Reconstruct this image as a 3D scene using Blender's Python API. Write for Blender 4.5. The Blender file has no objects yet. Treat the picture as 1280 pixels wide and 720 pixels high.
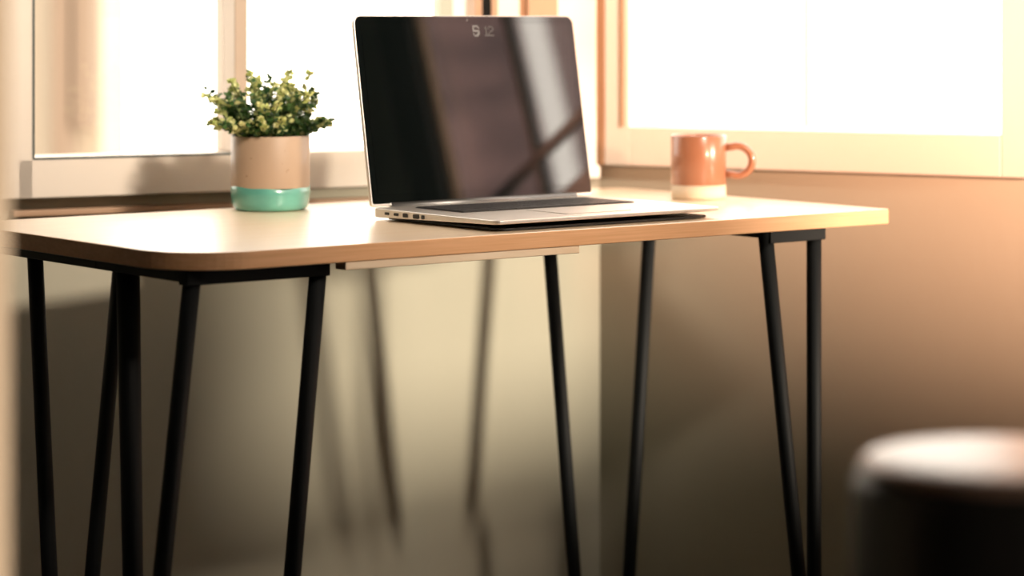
import bpy, bmesh, math, random
from mathutils import Vector, Matrix
R = math.radians
S = bpy.context.scene
COL = S.collection

# ------------------------------------------------------------------ materials
def mat(name, col, rough=0.5, metal=0.0, ior=1.5, spec=0.5, bump=None, var=None, coat=0.0, emit=None, trans=0.0):
    m = bpy.data.materials.new(name); m.use_nodes = True
    nt = m.node_tree; b = nt.nodes['Principled BSDF']
    b.inputs['Base Color'].default_value = (*col, 1)
    b.inputs['Roughness'].default_value = rough
    b.inputs['Metallic'].default_value = metal
    b.inputs['IOR'].default_value = ior
    b.inputs['Specular IOR Level'].default_value = spec
    b.inputs['Coat Weight'].default_value = coat
    if trans: b.inputs['Transmission Weight'].default_value = trans
    tc = nt.nodes.new('ShaderNodeTexCoord')
    if var:      # (scale, other colour, stretch xyz)
        mp = nt.nodes.new('ShaderNodeMapping'); mp.inputs['Scale'].default_value = var[2]
        nz = nt.nodes.new('ShaderNodeTexNoise'); nz.inputs['Scale'].default_value = var[0]; nz.inputs['Detail'].default_value = 4
        rp = nt.nodes.new('ShaderNodeValToRGB')
        rp.color_ramp.elements[0].position = .35; rp.color_ramp.elements[1].position = .65
        rp.color_ramp.elements[0].color = (*col, 1); rp.color_ramp.elements[1].color = (*var[1], 1)
        nt.links.new(tc.outputs['Object'], mp.inputs['Vector']); nt.links.new(mp.outputs[0], nz.inputs['Vector'])
        nt.links.new(nz.outputs['Fac'], rp.inputs['Fac']); nt.links.new(rp.outputs['Color'], b.inputs['Base Color'])
    if bump:     # (scale, strength)
        nz = nt.nodes.new('ShaderNodeTexNoise'); nz.inputs['Scale'].default_value = bump[0]
        bp = nt.nodes.new('ShaderNodeBump'); bp.inputs['Strength'].default_value = bump[1]; bp.inputs['Distance'].default_value = .002
        nt.links.new(tc.outputs['Object'], nz.inputs['Vector']); nt.links.new(nz.outputs['Fac'], bp.inputs['Height'])
        nt.links.new(bp.outputs['Normal'], b.inputs['Normal'])
    return m

def glass_mat(name, tint=(.98, .975, .97)):
    m = bpy.data.materials.new(name); m.use_nodes = True
    nt = m.node_tree; nt.nodes.remove(nt.nodes['Principled BSDF'])
    out = nt.nodes['Material Output']
    t = nt.nodes.new('ShaderNodeBsdfTransparent'); t.inputs['Color'].default_value = (*tint, 1)
    g = nt.nodes.new('ShaderNodeBsdfGlossy'); g.inputs['Roughness'].default_value = .02
    f = nt.nodes.new('ShaderNodeMath'); f.operation = 'MULTIPLY_ADD'; f.inputs[1].default_value = .35; f.inputs[2].default_value = .03
    lw = nt.nodes.new('ShaderNodeLayerWeight'); pw = nt.nodes.new('ShaderNodeMath'); pw.operation = 'POWER'; pw.inputs[1].default_value = 5
    nt.links.new(lw.outputs['Facing'], pw.inputs[0]); nt.links.new(pw.outputs[0], f.inputs[0])
    mx = nt.nodes.new('ShaderNodeMixShader')
    nt.links.new(f.outputs[0], mx.inputs[0]); nt.links.new(t.outputs[0], mx.inputs[1]); nt.links.new(g.outputs[0], mx.inputs[2])
    nt.links.new(mx.outputs[0], out.inputs['Surface'])
    return m

M = {}
M['wall'] = mat('painted_wall', (.40, .39, .31), .85, bump=(60, .15), var=(3, (.385, .375, .297), (1, 1, 1)))
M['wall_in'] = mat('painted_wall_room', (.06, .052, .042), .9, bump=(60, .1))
M['ceiling'] = mat('painted_ceiling', (.20, .185, .16), .9, bump=(60, .1))
M['frame'] = mat('cream_window_paint', (.74, .68, .60), .45, bump=(90, .05))
M['casing'] = mat('tan_window_casing', (.42, .27, .17), .5)
M['groove'] = mat('brown_joint', (.30, .17, .09), .6)
M['seal'] = mat('black_rubber_seal', (.008, .008, .008), .8, spec=.1)
M['teal_seal'] = mat('dark_teal_gasket', (.01, .035, .04), .4)
M['muntin'] = mat('dark_muntin', (.03, .02, .018), .5)
M['jamb'] = mat('beige_door_jamb', (.32, .25, .18), .6)
M['mullion'] = mat('tan_mullion', (.46, .37, .29), .5)
M['floor'] = mat('dark_floorboards', (.05, .038, .028), .95, spec=.1, var=(4, (.035, .027, .02), (1, 12, 1)))
M['glass'] = glass_mat('window_glass')
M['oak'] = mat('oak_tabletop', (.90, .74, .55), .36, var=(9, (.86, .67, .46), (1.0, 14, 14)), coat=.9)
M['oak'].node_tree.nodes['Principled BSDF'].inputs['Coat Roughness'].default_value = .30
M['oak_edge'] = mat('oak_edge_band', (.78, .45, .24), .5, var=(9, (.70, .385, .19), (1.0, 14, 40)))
M['black_steel'] = mat('black_powder_coated_steel', (.009, .011, .012), .6, spec=.2)
M['alu'] = mat('silver_aluminium', (.80, .77, .73), .42, 1.0)
M['alu_dark'] = mat('grey_hinge', (.18, .18, .18), .4, .8)
M['screen'] = mat('black_glass_screen', (.003, .0045, .0045), .03, ior=1.8, spec=.85)
M['bezel'] = mat('black_bezel', (.003, .0045, .0045), .03, ior=1.8, spec=.75)
M['key'] = mat('black_keys', (.015, .015, .016), .5)
M['port'] = mat('port_black', (.008, .008, .008), .5)
M['mark'] = mat('grey_screen_mark', (.20, .21, .21), .5)
M['mug'] = mat('terracotta_glaze', (.31, .13, .07), .28, coat=.3)
M['mug_base'] = mat('unglazed_cream_clay', (.64, .53, .39), .75)
M['teal'] = mat('teal_glaze', (.09, .30, .25), .22, coat=.4, var=(14, (.14, .44, .36), (1, 1, 2)))
M['soil'] = mat('potting_soil', (.03, .02, .012), .95, bump=(120, .6))
M['stem'] = mat('green_stem', (.10, .16, .05), .6)
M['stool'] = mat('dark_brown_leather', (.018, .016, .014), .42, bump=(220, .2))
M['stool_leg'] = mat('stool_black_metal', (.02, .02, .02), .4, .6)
M['stool_top'] = mat('lit_leather_top', (.40, .25, .19), .30, bump=(220, .2))  # window light on the dark leather seat, put into a rosy base colour
M['facade'] = mat('pale_render_outside', (.33, .28, .22), .9)
M['pillar'] = mat('tan_pillar_outside', (.15, .11, .08), .9)
M['mauve'] = mat('mauve_facade_outside', (.42, .27, .28), .9, var=(3.5, (.10, .075, .09), (1, 1, 1)))
M['mauve_pale'] = mat('pale_mauve_slab_outside', (.42, .32, .33), .9)
M['ground'] = mat('pale_paving_outside', (.60, .55, .46), .9, bump=(5, .3))

# pot clay: beige, with darker specks
def clay():
    m = mat('speckled_clay', (.40, .29, .205), .5, coat=.2)
    nt = m.node_tree; b = nt.nodes['Principled BSDF']; tc = nt.nodes['Texture Coordinate']
    n = nt.nodes.new('ShaderNodeTexNoise'); n.inputs['Scale'].default_value = 140; n.inputs['Detail'].default_value = 2
    r = nt.nodes.new('ShaderNodeValToRGB'); r.color_ramp.elements[0].position = .70; r.color_ramp.elements[1].position = .76
    r.color_ramp.elements[0].color = (.40, .29, .205, 1); r.color_ramp.elements[1].color = (.20, .11, .06, 1)
    nt.links.new(tc.outputs['Object'], n.inputs['Vector']); nt.links.new(n.outputs['Fac'], r.inputs['Fac'])
    nt.links.new(r.outputs['Color'], b.inputs['Base Color'])
    return m
M['clay'] = clay()

def leaf_mat(name, c1, c2):
    m = mat(name, c1, .45)
    nt = m.node_tree; b = nt.nodes['Principled BSDF']
    g = nt.nodes.new('ShaderNodeNewGeometry'); r = nt.nodes.new('ShaderNodeValToRGB')
    r.color_ramp.elements[0].color = (*c1, 1); r.color_ramp.elements[1].color = (*c2, 1)
    nt.links.new(g.outputs['Random Per Island'], r.inputs['Fac']); nt.links.new(r.outputs['Color'], b.inputs['Base Color'])
    tl = nt.nodes.new('ShaderNodeBsdfTranslucent'); mx = nt.nodes.new('ShaderNodeMixShader'); mx.inputs[0].default_value = .25
    nt.links.new(r.outputs['Color'], tl.inputs['Color'])
    nt.links.new(b.outputs[0], mx.inputs[1]); nt.links.new(tl.outputs[0], mx.inputs[2])
    nt.links.new(mx.outputs[0], nt.nodes['Material Output'].inputs['Surface'])
    return m
M['leaf'] = leaf_mat('dark_green_leaf', (.012, .05, .015), (.08, .18, .045))
M['tip'] = leaf_mat('yellow_green_leaf', (.42, .50, .16), (.80, .80, .42))

# ------------------------------------------------------------------ helpers
def link(name, bm, m, parent=None, smooth=False, loc=None, rot=None, bevel=0, bseg=3):
    me = bpy.data.meshes.new(name); bm.normal_update(); bm.to_mesh(me); bm.free()
    o = bpy.data.objects.new(name, me); COL.objects.link(o)
    for mm in (m if isinstance(m, (list, tuple)) else [m]): me.materials.append(mm)
    if parent: o.parent = parent
    if loc: o.location = loc
    if rot: o.rotation_euler = rot
    if smooth:
        for p in me.polygons: p.use_smooth = True
    if bevel:
        b = o.modifiers.new('b', 'BEVEL'); b.width = bevel; b.segments = bseg; b.limit_method = 'ANGLE'; b.angle_limit = R(40)
    return o
def empty(name, loc, rz=0, label=None, cat=None, group=None):
    o = bpy.data.objects.new(name, None); COL.objects.link(o); o.location = loc; o.rotation_euler = (0, 0, rz)
    if label: o['label'] = label
    if cat: o['category'] = cat
    if group: o['group'] = group
    return o
def box(bm, x0, x1, y0, y1, z0, z1):
    v = [bm.verts.new(p) for p in ((x0, y0, z0), (x1, y0, z0), (x1, y1, z0), (x0, y1, z0), (x0, y0, z1), (x1, y0, z1), (x1, y1, z1), (x0, y1, z1))]
    for f in ((3, 2, 1, 0), (4, 5, 6, 7), (0, 1, 5, 4), (1, 2, 6, 5), (2, 3, 7, 6), (3, 0, 4, 7)): bm.faces.new([v[i] for i in f])
def tube(bm, pts, r, seg=14):
    pts = [Vector(p) for p in pts]; rings = []
    up = None
    for i, p in enumerate(pts):
        a = pts[max(i-1, 0)]; b = pts[min(i+1, len(pts)-1)]; t = (b-a).normalized()
        if up is None: up = Vector((0, 0, 1)) if abs(t.z) < .9 else Vector((0, 1, 0))
        s = t.cross(up).normalized(); up = s.cross(t).normalized()
        rr = r[i] if isinstance(r, (list, tuple)) else r
        rings.append([bm.verts.new(p+(s*math.cos(k*2*math.pi/seg)+up*math.sin(k*2*math.pi/seg))*rr) for k in range(seg)])
    for A, B in zip(rings, rings[1:]):
        for k in range(seg): bm.faces.new((A[k], A[(k+1) % seg], B[(k+1) % seg], B[k]))
    bm.faces.new(rings[0][::-1]); bm.faces.new(rings[-1])
def lathe(bm, prof, seg=64, mats=None):
    rings = []
    for r, z in prof:
        rings.append([bm.verts.new((r*math.cos(k*2*math.pi/seg), r*math.sin(k*2*math.pi/seg), z)) for k in range(seg)] if r > 1e-6 else [bm.verts.new((0, 0, z))])
    for i, (A, B) in enumerate(zip(rings, rings[1:])):
        for k in range(seg):
            k2 = (k+1) % seg
            q = [A[k] if len(A) > 1 else A[0]]
            if len(A) > 1: q.append(A[k2])
            q.append(B[k2] if len(B) > 1 else B[0])
            if len(B) > 1: q.append(B[k])
            try: f = bm.faces.new(q)
            except ValueError: continue
            if mats: f.material_index = mats[i]
def rrect(w0, w1, d0, d1, rad, n=10):
    """outline x w0..w1, y d0..d1; rad for corners in order (w0,d0),(w1,d0),(w1,d1),(w0,d1)"""
    out = []
    for (cx, cy, sx, sy, a0, r) in ((w0, d0, 1, 1, 180, rad[0]), (w1, d0, -1, 1, 270, rad[1]), (w1, d1, -1, -1, 0, rad[2]), (w0, d1, 1, -1, 90, rad[3])):
        for k in range(n+1):
            a = R(a0+90*k/n); out.append((cx+sx*r+r*math.cos(a), cy+sy*r+r*math.sin(a)))
    return out
def prism(bm, outline, z0, z1, mi_side=0, mi_top=0):
    lo = [bm.verts.new((x, y, z0 if not callable(z0) else z0(x, y))) for x, y in outline]
    hi = [bm.verts.new((x, y, z1 if not callable(z1) else z1(x, y))) for x, y in outline]
    n = len(outline)
    for i in range(n):
        f = bm.faces.new((lo[i], lo[(i+1) % n], hi[(i+1) % n], hi[i])); f.material_index = mi_side
    f = bm.faces.new(hi); f.material_index = mi_top
    f = bm.faces.new(lo[::-1]); f.material_index = mi_top

# ------------------------------------------------------------------ camera
CAMZ = .996
cd = bpy.data.cameras.new('camera'); cam = bpy.data.objects.new('camera', cd); COL.objects.link(cam)
cam.location = (0, 0, CAMZ); cam.rotation_euler = (R(90), 0, 0)
cd.sensor_width = 36; cd.lens = 36*3150/1280; cd.shift_y = -333/1280; cd.clip_start = .05
cd.dof.use_dof = True; cd.dof.focus_distance = 2.98; cd.dof.aperture_fstop = (cd.lens/1000)/.030
S.camera = cam

# ------------------------------------------------------------------ room
CX, CY = .134, 3.85                      # the corner
AL = math.atan2(.485, .875); AR = math.atan2(-.494, .87)
# local frames: x along the wall, y outwards (away from the room), z up
def frame_obj(name, kind='structure'):
    pass
ML = Matrix.Translation((CX, CY, 0)) @ Matrix.Rotation(AL, 4, 'Z')     # left wall: x from -t to 0, room at y<0
MR = Matrix.Translation((CX, CY, 0)) @ Matrix.Rotation(AR, 4, 'Z')     # right wall: x from 0 to s
def struct(name, bm, m, mtx=None, parent=None, bevel=0):
    o = link(name, bm, m, parent, bevel=bevel)
    if parent is None:
        o['kind'] = 'structure'
        if mtx is not None: o.matrix_world = mtx
    return o
H = 2.6; TH = .16
# openings: (x0,x1,z0,z1)
def wall_with_holes(bm, x0, x1, holes, y0=0, y1=TH):
    x = x0
    for (a, b, z0, z1) in sorted(holes):
        box(bm, x, a, y0, y1, 0, H)
        box(bm, a, b, y0, y1, 0, z0); box(bm, a, b, y0, y1, z1, H); x = b
    box(bm, x, x1, y0, y1, 0, H)
WL = (-.930, -.205, .770, 2.05)          # hole in left wall
WR = (.045, .690, .790, 2.05)
WR2 = (1.20, 2.62, 1.03, 1.84)
TL, TR = 2.6, 3.1
bm = bmesh.new(); wall_with_holes(bm, -TL, 0, [WL]); struct('wall_left', bm, M['wall'], ML)
bm = bmesh.new(); wall_with_holes(bm, 0, TR, [WR, WR2], 0, .065); struct('wall_right', bm, M['wall'], MR)
# solid wedge where the two walls meet behind the corner
pl = ML @ Vector((-TL, 0, 0)); pr = MR @ Vector((TR, 0, 0))
YB = -1.6
bm = bmesh.new(); box(bm, pl.x-TH, pl.x, YB, pl.y, 0, H); struct('wall_side_left', bm, M['wall_in'])
SW = (1.50, 2.26, .71, 1.22)                # side window, y range and z range
bm = bmesh.new()
box(bm, pr.x, pr.x+TH, YB, -.80, 0, H); box(bm, pr.x, pr.x+TH, -.30, SW[0], 0, H)
box(bm, pr.x, pr.x+TH, -.80, -.30, 0, .70); box(bm, pr.x, pr.x+TH, -.80, -.30, 1.8, H)
box(bm, pr.x, pr.x+TH, SW[1], pr.y+.1, 0, H)
box(bm, pr.x, pr.x+TH, SW[0], SW[1], 0, SW[2]); box(bm, pr.x, pr.x+TH, SW[0], SW[1], SW[3], H)
struct('wall_side_right', bm, M['wall_in'])
bm = bmesh.new(); box(bm, pl.x-TH, pr.x+TH, YB-TH, YB, 0, H); struct('wall_back', bm, M['wall_in'])
outl = [(pl.x, YB), (pr.x, YB), (pr.x, pr.y), (CX, CY), (pl.x, pl.y)]
bm = bmesh.new(); prism(bm, outl, -.05, 0); struct('floor', bm, M['floor'])
bm = bmesh.new(); prism(bm, outl, H, H+.05); struct('ceiling', bm, M['ceiling'])

# ---- window 1 (left wall). sash face stands .035 into the room
def bars(name, rects, m, mtx, parent=None, bevel=.002):
    """rects (x0,x1,y0,y1,z0,z1) joined in one mesh, in wall coordinates"""
    bm = bmesh.new()
    for r in rects: box(bm, *r)
    return struct(name, bm, m, mtx, parent, bevel)
w1 = bars('window_1', [(-.955, -.930+.022, -.040, .06, .759, 2.10), (-.222, -.156, -.030, .06, .759, 2.10),
                       (-.930, -.222, -.040, .06, .759, .812), (-.930, -.222, -.040, .06, 2.02, 2.10)], M['frame'], ML)
bars('glazing_seal', [(-.908, -.603, -.0405, -.034, .8105, .8135), (-.9095, -.9065, -.0405, -.034, .812, 2.02)], M['teal_seal'], None, w1, 0)
bars('window_pane', [(-.908, -.609, .020, .024, .812, 2.02), (-.589, -.222, .020, .024, .812, 2.02)], M['glass'], None, w1, 0)
bars('mullion', [(-.609, -.589, -.020, .05, .812, 2.02)], M['mullion'], None, w1)
bars('sash_seal', [(-.2235, -.2085, -.036, -.010, .80, 2.02)], M['seal'], None, w1, 0)
bars('sash_stile', [(-.2355, -.2235, -.036, -.008, .80, 2.02), (-.2085, -.198, -.038, -.008, .80, 2.02)], M['casing'], None, w1, 0)
# sill and casing to the corner
bars('groove', [(-.156, -.146, -.028, 0, .759, 2.10)], M['groove'], None, w1, 0)
bars('trim_1', [(-.146, -.094, -.036, 0, .759, 2.10)], M['casing'], ML)
bars('trim_2', [(-.092, -.014, -.026, 0, .759, 2.10)], M['frame'], ML)
bm = bmesh.new(); box(bm, -.05, 0, 0, .05, 0, 2.3); struct('trim_3', bm, M['jamb'], Matrix.Translation((-.2955, 1.49, 0)) @ Matrix.Rotation(R(50), 4, 'Z'), bevel=.003)
bars('trim_4', [(-.930, -.02, -.020, 0, .733, .742)], M['casing'], ML)
# ---- window 2 (right wall, in view)
w2 = bars('window_2', [(.0235, .066, -.030, .06, .779, 2.10), (.645, .70, -.030, .06, .779, 2.10),
                       (.066, .645, -.030, .06, .779, .838), (.066, .645, -.030, .06, 2.02, 2.10)], M['frame'], MR, None)
bars('window_pane', [(.066, .645, .02, .024, .838, 2.02)], M['glass'], None, w2, 0)
bars('glazing_bead', [(.052, .058, -.034, -.030, .838, 2.02)], M['casing'], None, w2, 0)
bars('trim_5', [(.001, .023, -.032, 0, .779, 2.10)], M['groove'], MR)
# ---- window 3 (right wall further on, only mirrored in the laptop screen)
w3 = bars('window_3', [(1.17, 1.23, -.02, .05, 1.01, 1.86), (2.40, 2.66, -.02, .02, 1.01, 1.86),
                       (1.23, 2.40, -.02, .05, 1.01, 1.07), (1.23, 2.40, -.02, .05, 1.80, 1.86)], M['muntin'], MR)
bars('muntin', [(1.755, 1.785, .0, .018, 1.07, 1.80), (1.23, 2.40, .0, .018, 1.170, 1.190)], M['muntin'], None, w3)
bars('sash_stile', [(2.37, 2.40, -.0, .02, 1.07, 1.80)], M['casing'], None, w3)
bars('window_pane', [(1.23, 2.40, .034, .038, 1.07, 1.80)], M['glass'], None, w3, 0)
# ---- window 4 (unseen side wall opening, added and shaped to place the low sun)
w4 = struct('sun_gobo_window', (lambda b: ([box(b, *r) for r in ((pr.x-.03, pr.x+.06, SW[0], SW[0]+.05, SW[2], SW[3]), (pr.x-.03, pr.x+.06, SW[1]-.05, SW[1], SW[2], SW[3]),
     (pr.x-.03, pr.x+.06, SW[0], SW[1], SW[2]-.02, SW[2]+.03), (pr.x-.03, pr.x+.06, SW[0], SW[1], SW[3]-.03, SW[3]+.02))], b)[1])(bmesh.new()), M['frame'])

w5 = struct('jamb_sun_slit', (lambda b: ([box(b, *r) for r in ((pr.x-.03, pr.x+.06, -.83, -.78, .68, 1.82), (pr.x-.03, pr.x+.06, -.32, -.27, .68, 1.82),
     (pr.x-.03, pr.x+.06, -.83, -.27, .66, .71), (pr.x-.03, pr.x+.06, -.83, -.27, 1.79, 1.84))], b)[1])(bmesh.new()), M['frame'])  # unseen slit, added so the sun reaches the door jamb
# ---- skirting
bars('baseboard_left', [(-TL, -.015, -.015, 0, 0, .09)], M['frame'], ML)
bars('baseboard_right', [(.015, TR, -.015, 0, 0, .09)], M['frame'], MR)

# ------------------------------------------------------------------ desk
A0 = (-.2101, 2.7577); TZ = .750; TYAW = math.atan2(.617, .787)
desk = empty('desk', (A0[0], A0[1], 0), TYAW, 'light wooden desk on thin black rod legs, in the corner under the windows', 'desk')
X0, X1, D = -.175, .8976, .547; TT = .0195
bm = bmesh.new()
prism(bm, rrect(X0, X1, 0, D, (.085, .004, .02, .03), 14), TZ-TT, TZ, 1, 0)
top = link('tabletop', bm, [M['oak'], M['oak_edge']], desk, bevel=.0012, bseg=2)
bm = bmesh.new(); box(bm, .035, .370, .0015, .022, TZ-TT-.009, TZ-TT)
link('front_rail', bm, M['oak'], desk, bevel=.001)
def leg(rods, plate, r=.0098):
    """rods: list of (x,y at top, x,y at the floor)"""
    bm = bmesh.new()
    zt = TZ-TT-.004
    for p in rods:
        tube(bm, [(p[0], p[1], zt), (p[0]+(p[2]-p[0])*.5, p[1]+(p[3]-p[1])*.5, zt/2), (p[2], p[3], .0105)], p[4] if len(p) > 4 else r)
    if len(rods) > 1:
        for p, q in zip(rods, rods[1:]):
            tube(bm, [(p[2], p[3], .0102), ((p[2]+q[2])/2, (p[3]+q[3])/2, .0102), (q[2], q[3], .0102)], r)
    o = link('leg', bm, M['black_steel'], desk, smooth=True)
    bm = bmesh.new()
    for b in plate: box(bm, b[0], b[1], b[2], b[3], TZ-TT-b[4], TZ-TT)
    link('mounting_plate', bm, M['black_steel'], o, bevel=.0012)
zt = .72
def ext(x0, z0, x1, z1):        # extend a rod seen at two heights to top and floor
    k = (x1-x0)/(z0-z1); return x0-k*(.727-z0), x0+k*z0
# front left: an L of flat bar carrying three rods
a, b = ext(.024, .717, -.010, .384); c, d = ext(-.135, .720, -.172, .406); e, f = ext(.187, .717, .176, .377)
leg([(a, .04, b, .04), (c, .045, d, .045)], [(-.150, a+.009, .030, .048, .017), (-.150, -.128, .030, .230, .014)])
# rear left: rods spread along the end
a, b = ext(-.085, .688, -.066, .312); c, d = ext(.032, .681, -.007, .304)
leg([(-.133, e, -.133, f, [.0135, .0115, .0095]), (a, .50, b, .50), (c, .50, d, .50)], [(-.150, -.128, .230, .515, .014), (-.128, c+.012, .488, .510, .014)])
a, b = ext(.712, .716, .770, .278)
leg([(a, .04, b, .04), (.798, .04, .798, .04)], [(a-.002, .808, .028, .050, .018), (a-.004, a+.02, .05, .15, .012)])
a, b = ext(.663, .68, .707, .221); c, d = ext(.845, .68, .808, .206)
leg([(a, .42, b, .42), (c, .42, d, .42)], [(a-.01, c+.012, .408, .432, .016)])

# ------------------------------------------------------------------ laptop
LY = .6746; TI = .1737; LW, LD, LL = .359, .247, .2304
lap = empty('laptop', (-.1711, 3.1251, TZ), LY, 'open silver aluminium laptop with a dark mirroring screen, in the middle of the desk', 'laptop')
# local: x along hinge, y back; front is -y
bm = bmesh.new()
def zb(x, y): return .0035+(.0055*max(0, (-y-.12)/.12))
prism(bm, rrect(0, LW, -LD, .006, (.012,)*4, 8), zb, lambda x, y: .0150+.0010*max(-1, y/LD), 0, 0)
base = link('base', bm, M['alu'], lap, bevel=.0014)
bm = bmesh.new()
prism(bm, rrect(.012, LW-.012, -LD+.010, -.006, (.012,)*4, 6), 0.0012, .0036)
link('underside_shade', bm, M['port'], lap)  # black sheet painting in the shade beneath the base
bm = bmesh.new()           # keyboard well with keys
zt_ = .0152
prism(bm, rrect(.040, LW-.040, -.128, -.030, (.003,)*4, 3), zt_-.001, zt_+.0003)
rowz = [(-.030-.0065, .010)]+[(-.030-.0125-.0168*(i+.5)-.002, .0145) for i in range(5)]
for (yc, hh) in rowz:
    x = .043; i = 0
    wds = [.0168]*14 if hh < .012 or yc > -.115 else [.0168, .0168, .0168, .022, .089, .022, .0168, .0168, .0168, .0168]
    tot = sum(wds)+.0022*(len(wds)-1); sc = (LW-.086)/tot
    for w in wds:
        box(bm, x, x+w*sc, yc-hh/2, yc+hh/2, zt_+.0003, zt_+.0012); x += (w+.0022)*sc
link('keyboard', bm, M['key'], base)
bm = bmesh.new(); prism(bm, rrect(LW/2-.052, LW/2+.052, -.222, -.140, (.004,)*4, 4), zt_-.001, zt_-.0002)
link('trackpad', bm, M['alu'], base)
for (y, w, h_) in ((-.028, .008, .0035), (-.047, .008, .0035), (-.066, .009, .005), (-.088, .011, .0055), (-.102, .005, .005)):
    bm = bmesh.new(); prism(bm, rrect(-w/2, w/2, -h_/2, h_/2, (h_*.3,)*4, 4), -.0004, .0012)
    link('port', bm, M['port'], base, loc=(0, y, .0095), rot=(R(90), 0, R(-90)))
for x in (.03, LW-.03):
    for y in (-.02, -LD+.025):
        bm = bmesh.new(); lathe(bm, [(0, 0), (.006, 0), (.007, .0022), (0, .0022)], 20)
        link('rubber_foot', bm, M['port'], base, loc=(x, y, 0))
bm = bmesh.new(); tube(bm, [(.030, .004, .0150), (LW-.030, .004, .0150)], .0052, 16)
link('hinge', bm, M['alu_dark'], lap, smooth=True)
# lid: local x along, y up the lid, z towards the viewer
lidm = Matrix.Translation((0, .004, .0150)) @ Matrix.Rotation(R(90)-TI, 4, 'X')
bm = bmesh.new(); prism(bm, rrect(0, LW, .001, LL+.012, (.004, .004, .011, .011), 10), -.0055, 0)
lid = link('lid', bm, M['alu'], lap, bevel=.001); lid.matrix_local = lidm
bm = bmesh.new(); prism(bm, rrect(.0012, LW-.0012, .004, LL+.0108, (.003, .003, .0102, .0102), 10), 0, .0007)
link('bezel', bm, M['bezel'], lid)
bm = bmesh.new(); prism(bm, rrect(.010, LW-.010, .016, LL+.001, (.001,)*4, 2), .0007, .0010)
link('screen', bm, M['screen'], lid)
bm = bmesh.new(); lathe(bm, [(0, .0011), (.0016, .0011), (.0016, .0006), (0, .0006)], 16)
link('webcam', bm, M['alu_dark'], lid, loc=(LW/2, LL+.006, 0))
# two small grey glyphs near the top of the screen
bm = bmesh.new()
px = .0012
g1 = ["11110", "10001", "10000", "11111", "00001", "10011", "01110"]
g2 = ["01001110", "11010001", "01000001", "01000110", "01001000", "01010000", "11111111"]
def glyph(g, ox, oy, s):
    for j, row in enumerate(g):
        for i, ch in enumerate(row):
            if ch == '1': box(bm, ox+i*s, ox+(i+1)*s, oy-(j+1)*s, oy-j*s, .0010, .0012)
glyph(g1, .187, LL-.001, .0021)
link('screen_mark', bm, M['mark'], lid)
bm = bmesh.new(); glyph(g2, .206, LL-.002, .0019)
M['mark2'] = mat('dim_screen_mark', (.075, .075, .075), .5)
link('screen_mark', bm, M['mark2'], lid)

# ------------------------------------------------------------------ mug
MS = 1.0
mug = empty('mug', (.2594, 3.5064, TZ), 0, 'glossy terracotta brown mug with an unglazed cream foot, standing right of the laptop', 'mug')
R0, HH = .0385, .0885
bm = bmesh.new()
zb_ = .0195
prof = [(R0-.0008, zb_), (R0, zb_+.001), (R0, HH-.002), (R0-.001, HH-.0004), (R0-.002, HH), (R0-.0035, HH-.001), (R0-.004, HH-.004), (R0-.0042, .012), (R0-.009, .007), (0, .0065)]
lathe(bm, prof, 72); body = link('body', bm, M['mug'], mug, smooth=True)
bm = bmesh.new()
lathe(bm, [(0, .0005), (R0-.006, .0005), (R0-.0045, 0), (R0-.003, .0006), (R0-.0004, .003), (R0-.0006, zb_+.0002), (R0-.004, zb_+.0002)], 72)
link('foot', bm, M['mug_base'], mug, smooth=True)
bm = bmesh.new()
pts = []
for k in range(25):
    a = R(118-236*k/24); pts.append((R0+.0155+.0205*math.cos(a), 0, .053+.0205*math.sin(a)*1.0))
pts[0] = (R0-.002, 0, pts[0][2]); pts[-1] = (R0-.002, 0, pts[-1][2])
tube(bm, pts, [.0052]*len(pts), 18)
hd = link('handle', bm, M['mug'], mug, smooth=True, rot=(0, 0, R(-8)))

# ------------------------------------------------------------------ potted plant
pot = empty('potted_plant', (-.3161, 3.2975, TZ), 0, 'small green plant in a beige pot with teal base, left of the laptop', 'plant')
PR, PH = .0515, .0975
bm = bmesh.new()
seg = 96; ztl = .030
prof = [(PR-.0002, ztl), (PR, ztl+.002), (PR, PH-.002), (PR-.0008, PH-.0005), (PR-.0018, PH), (PR-.0035, PH-.0012), (PR-.004, PH-.004), (PR-.0042, .07), (PR-.0042, .03)]
lathe(bm, prof, seg); pb = link('pot', bm, M['clay'], pot, smooth=True)
bm = bmesh.new()
prof = [(0, .0008), (PR-.012, .0008), (PR-.010, 0), (PR-.0055, .0010), (PR-.0025, .0045), (PR-.0008, .011), (PR+.0003, .020), (PR+.0005, ztl), (PR-.0005, ztl+.001)]
lathe(bm, prof, seg)
for v in bm.verts:       # the dip line wanders a little
    if v.co.z > .028:
        a = math.atan2(v.co.y, v.co.x); v.co.z += .0014*math.sin(2*a+.6)+.0006*math.sin(7*a)
link('glaze_band', bm, M['teal'], pb, smooth=True)
bm = bmesh.new(); lathe(bm, [(0, .091), (.02, .0915), (PR-.004, .090), (PR-.0042, .080), (0, .080)], 48); link('soil', bm, M['soil'], pot, smooth=True)
rnd = random.Random(11)
st = bmesh.new(); lf = bmesh.new()
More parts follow.
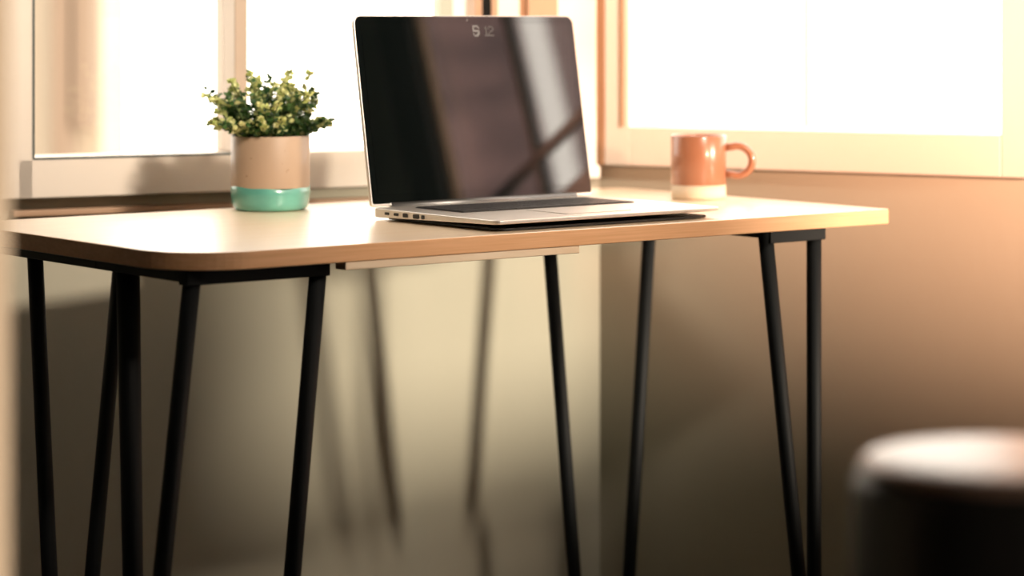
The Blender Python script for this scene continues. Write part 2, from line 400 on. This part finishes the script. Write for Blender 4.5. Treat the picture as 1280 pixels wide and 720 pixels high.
def leaf(bm, p, d, L, W, mi, fold=.25):
    d = d.normalized(); s = d.cross(Vector((rnd.uniform(-1, 1), rnd.uniform(-1, 1), rnd.uniform(-.3, 1)))).normalized(); n = s.cross(d).normalized()
    prof = ((0, .15), (.22, .75), (.5, 1), (.78, .72), (1, .08))
    mid = []; lo = []; hi = []
    for t, w in prof:
        c = p+d*(L*t)+n*(-.12*L*t*t)
        mid.append(bm.verts.new(c)); lo.append(bm.verts.new(c-s*(W/2*w)+n*(fold*W/2*w))); hi.append(bm.verts.new(c+s*(W/2*w)+n*(fold*W/2*w)))
    for i in range(4):
        for q in ((mid[i], mid[i+1], hi[i+1], hi[i]), (lo[i], lo[i+1], mid[i+1], mid[i])):
            f = bm.faces.new(q); f.material_index = mi; f.smooth = True
for i in range(104):
    a = rnd.uniform(0, 2*math.pi); rr = .038*math.sqrt(rnd.random())
    b0 = Vector((rr*math.cos(a), rr*math.sin(a), .090))
    k = rr/.038
    lean = k*rnd.uniform(.5, 1.05) if i < 58 else 1.5*rnd.uniform(.7, 1.35)
    out = Vector((math.cos(a), math.sin(a), 0)); ln = rnd.uniform(.062, .094)*(1.0 if k < .7 else .82)
    if i in (3, 4): out = Vector((-1, rnd.uniform(-.2, .2), 0)); b0 = Vector((-.034, .0, .09)); lean = 1.15; ln = .068
    if i >= 78: lean = rnd.uniform(2.0, 2.9); ln = rnd.uniform(.036, .054); b0 = b0.normalized()*0+Vector((.036*math.cos(a), .036*math.sin(a), .090))
    P = [b0]; dirn = (Vector((0, 0, 1))+out*lean*.35).normalized()
    for sgm in range(5):
        P.append(P[-1]+dirn*ln/5); dirn = (dirn+out*lean*.13+Vector((rnd.uniform(-.1, .1), rnd.uniform(-.1, .1), rnd.uniform(-.03, .03)))).normalized()
    tube(st, P, [.0011, .001, .0009, .0008, .0007, .0005], 6)
    yel = rnd.random() < .55
    for j in range(1, 6):
        for t in (0, .5):
            if j == 5 and t: continue
            p = P[j]+(P[min(j+1, 5)]-P[j])*t
            for q in range(4):
                dd = Vector((rnd.uniform(-1, 1), rnd.uniform(-1, 1), rnd.uniform(-.25, .9)))
                tip = (j >= 4 and yel and rnd.random() < .75) or rnd.random() < .16
                Lf = rnd.uniform(.0065, .0100)*(.85 if j == 5 else 1)
                leaf(lf, p, dd, Lf, Lf*.68, 1 if tip else 0)
    if yel:
        for q in range(7):
            leaf(lf, P[5], Vector((rnd.uniform(-1, 1), rnd.uniform(-1, 1), rnd.uniform(.1, 1.2))), .008, .0062, 1)
link('stems', st, M['stem'], pot, smooth=True)
link('foliage', lf, [M['leaf'], M['tip']], pot)

# ------------------------------------------------------------------ stool in the foreground
SD = 1.5; sz = CAMZ-.173*SD
stool = empty('stool', ((1265-640)/3150*SD, SD, 0), 0, 'dark round stool with a cushion top coloured rosy for the light on it, out of focus at the lower right', 'stool')
rs = .095
bm = bmesh.new()
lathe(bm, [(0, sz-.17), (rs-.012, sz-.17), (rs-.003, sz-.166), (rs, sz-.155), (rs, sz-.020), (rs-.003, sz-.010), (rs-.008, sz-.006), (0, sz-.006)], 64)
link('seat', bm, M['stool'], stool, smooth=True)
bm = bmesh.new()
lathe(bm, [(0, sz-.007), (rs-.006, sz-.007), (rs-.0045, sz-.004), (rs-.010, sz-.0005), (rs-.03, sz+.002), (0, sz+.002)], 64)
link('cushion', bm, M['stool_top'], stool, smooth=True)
for k in range(4):
    a = R(45+90*k); bm = bmesh.new()
    tube(bm, [(.08*math.cos(a), .08*math.sin(a), sz-.168), (.12*math.cos(a), .12*math.sin(a), sz*.4), (.15*math.cos(a), .15*math.sin(a), .010)], .010)
    link('leg', bm, M['stool_leg'], stool, smooth=True)
bm = bmesh.new(); n = 40
tube(bm, [(.136*math.cos(2*math.pi*k/n), .136*math.sin(2*math.pi*k/n), .20) for k in range(n+1)], .006, 10)
link('foot_ring', bm, M['stool_leg'], stool, smooth=True)

# ------------------------------------------------------------------ outside
bm = bmesh.new(); box(bm, -14, 14, -12, 18, -.30, -.06); struct('ground', bm, M['ground'])
def outside(px, depth): return ((px-640)/3150*depth, depth)
fac = empty('building', (0, 0, 0), 0, 'pale building with tan pillars, blurred outside the left window', 'building')
Yf = 9.0
bm = bmesh.new(); box(bm, -2.35, -1.46, Yf, Yf+.6, -.06, 3.4); link('wall', bm, M['facade'], fac, bevel=.01)
for (x0, x1, z0) in ((64, 86, -.06), (90, 113, .62)):
    a = outside(x0, Yf-.2)[0]; b = outside(x1, Yf-.2)[0]
    bm = bmesh.new(); box(bm, a, b, Yf-.2, Yf-.03, z0, 3.3); link('pillar', bm, M['pillar'], fac, bevel=.008)
bm = bmesh.new(); box(bm, -2.4, -1.42, Yf-.12, Yf-.0, 3.3, 3.5); link('cornice', bm, M['facade'], fac, bevel=.01)
post = empty('post', outside(1008, 8.0)+(0,), 0, 'thin pale post outside the right window', 'post')
bm = bmesh.new(); box(bm, -.02, .02, -.02, .02, -.06, 3.4); link('shaft', bm, M['facade'], post, bevel=.004)
bm = bmesh.new(); box(bm, -.05, .05, -.05, .05, 3.4, 3.5); link('cap', bm, M['facade'], post, bevel=.01)
# house mirrored in the screen through window 3
def annex(name, label, x0, x1, y0, y1, h, m):
    e = empty(name, MR @ Vector((x0, y0, 0)), AR, label, 'building')
    bm = bmesh.new(); box(bm, 0, x1-x0, 0, y1-y0, -.06, h); link('wall', bm, m, e, bevel=.005)
    bm = bmesh.new(); box(bm, -.04, x1-x0+.04, -.0, y1-y0+.02, h, h+.08); link('roof', bm, M['pillar'], e, bevel=.01)
annex('building', 'dim mauve brown wall, mirrored in the middle of the laptop screen', 4.0, 4.6, .10, .795, 4.2, M['mauve'])
gx = MR @ Vector((5.0, 1.225, 0))
gw = empty('mirror_tint_slab', gx, AR+R(19.3), 'added pale mauve slab, mirrored at the right edge of the laptop screen', 'wall')  # unseen slab, added to tint the reflection in the screen
bm = bmesh.new(); box(bm, 0, 1.2, 0, .22, -.06, 3.0); link('slab', bm, M['mauve_pale'], gw, bevel=.005)
bm = bmesh.new(); box(bm, -.03, 1.23, -.0, .25, 3.0, 3.06); link('slab_cap', bm, M['pillar'], gw, bevel=.01)
# ------------------------------------------------------------------ light
w = bpy.data.worlds.new('sky'); S.world = w; w.use_nodes = True
bg = w.node_tree.nodes['Background']; bg.inputs['Color'].default_value = (1.0, .91, .80, 1); bg.inputs['Strength'].default_value = 5.4
def area(name, loc, aim, sx, sy, e, col, spread=180):
    l = bpy.data.lights.new(name, 'AREA'); l.shape = 'RECTANGLE'; l.size = sx; l.size_y = sy; l.energy = e; l.color = col; l.spread = R(spread)
    o = bpy.data.objects.new(name, l); COL.objects.link(o); o.location = loc
    o.rotation_euler = (Vector(aim)-Vector(loc)).to_track_quat('-Z', 'Y').to_euler(); return o
sun = bpy.data.lights.new('sun', 'SUN'); sun.energy = 6.5; sun.angle = R(5); sun.color = (1, .84, .66)
so = bpy.data.objects.new('sun', sun); COL.objects.link(so)
so.rotation_euler = Vector((-.84, .54, -.11)).to_track_quat('-Z', 'Y').to_euler()

def spot(name, loc, aim, e, col, size, soft=.12, blend=1):
    sp = bpy.data.lights.new(name, 'SPOT'); sp.energy = e; sp.color = col; sp.spot_size = R(size); sp.spot_blend = blend; sp.shadow_soft_size = soft
    o = bpy.data.objects.new(name, sp); COL.objects.link(o); o.location = loc
    o.rotation_euler = (Vector(aim)-Vector(loc)).to_track_quat('-Z', 'Y').to_euler(); return o
spot('warm_fill_spot', (1.6, 1.3, 1.02), (1.10, 3.27, 1.24), 1450, (1, .51, .33), 47, .10)  # added spot for the warm glow on the right wall; no lamp stands there
spot('key_spot', (1.15, 1.25, 2.2), (-.36, 3.58, 1.12), 470, (1, .83, .67), 40, .14)  # added key light, without any fixture in the room
# ------------------------------------------------------------------ colour
S.view_settings.view_transform = 'Standard'; S.view_settings.look = 'None'
S.view_settings.gamma = 1; S.view_settings.use_curve_mapping = False
S.view_settings.exposure = 0.0
S.cycles.use_denoising = True
S.cycles.max_bounces = 10; S.cycles.transparent_max_bounces = 12
S.cycles.sample_clamp_indirect = 6
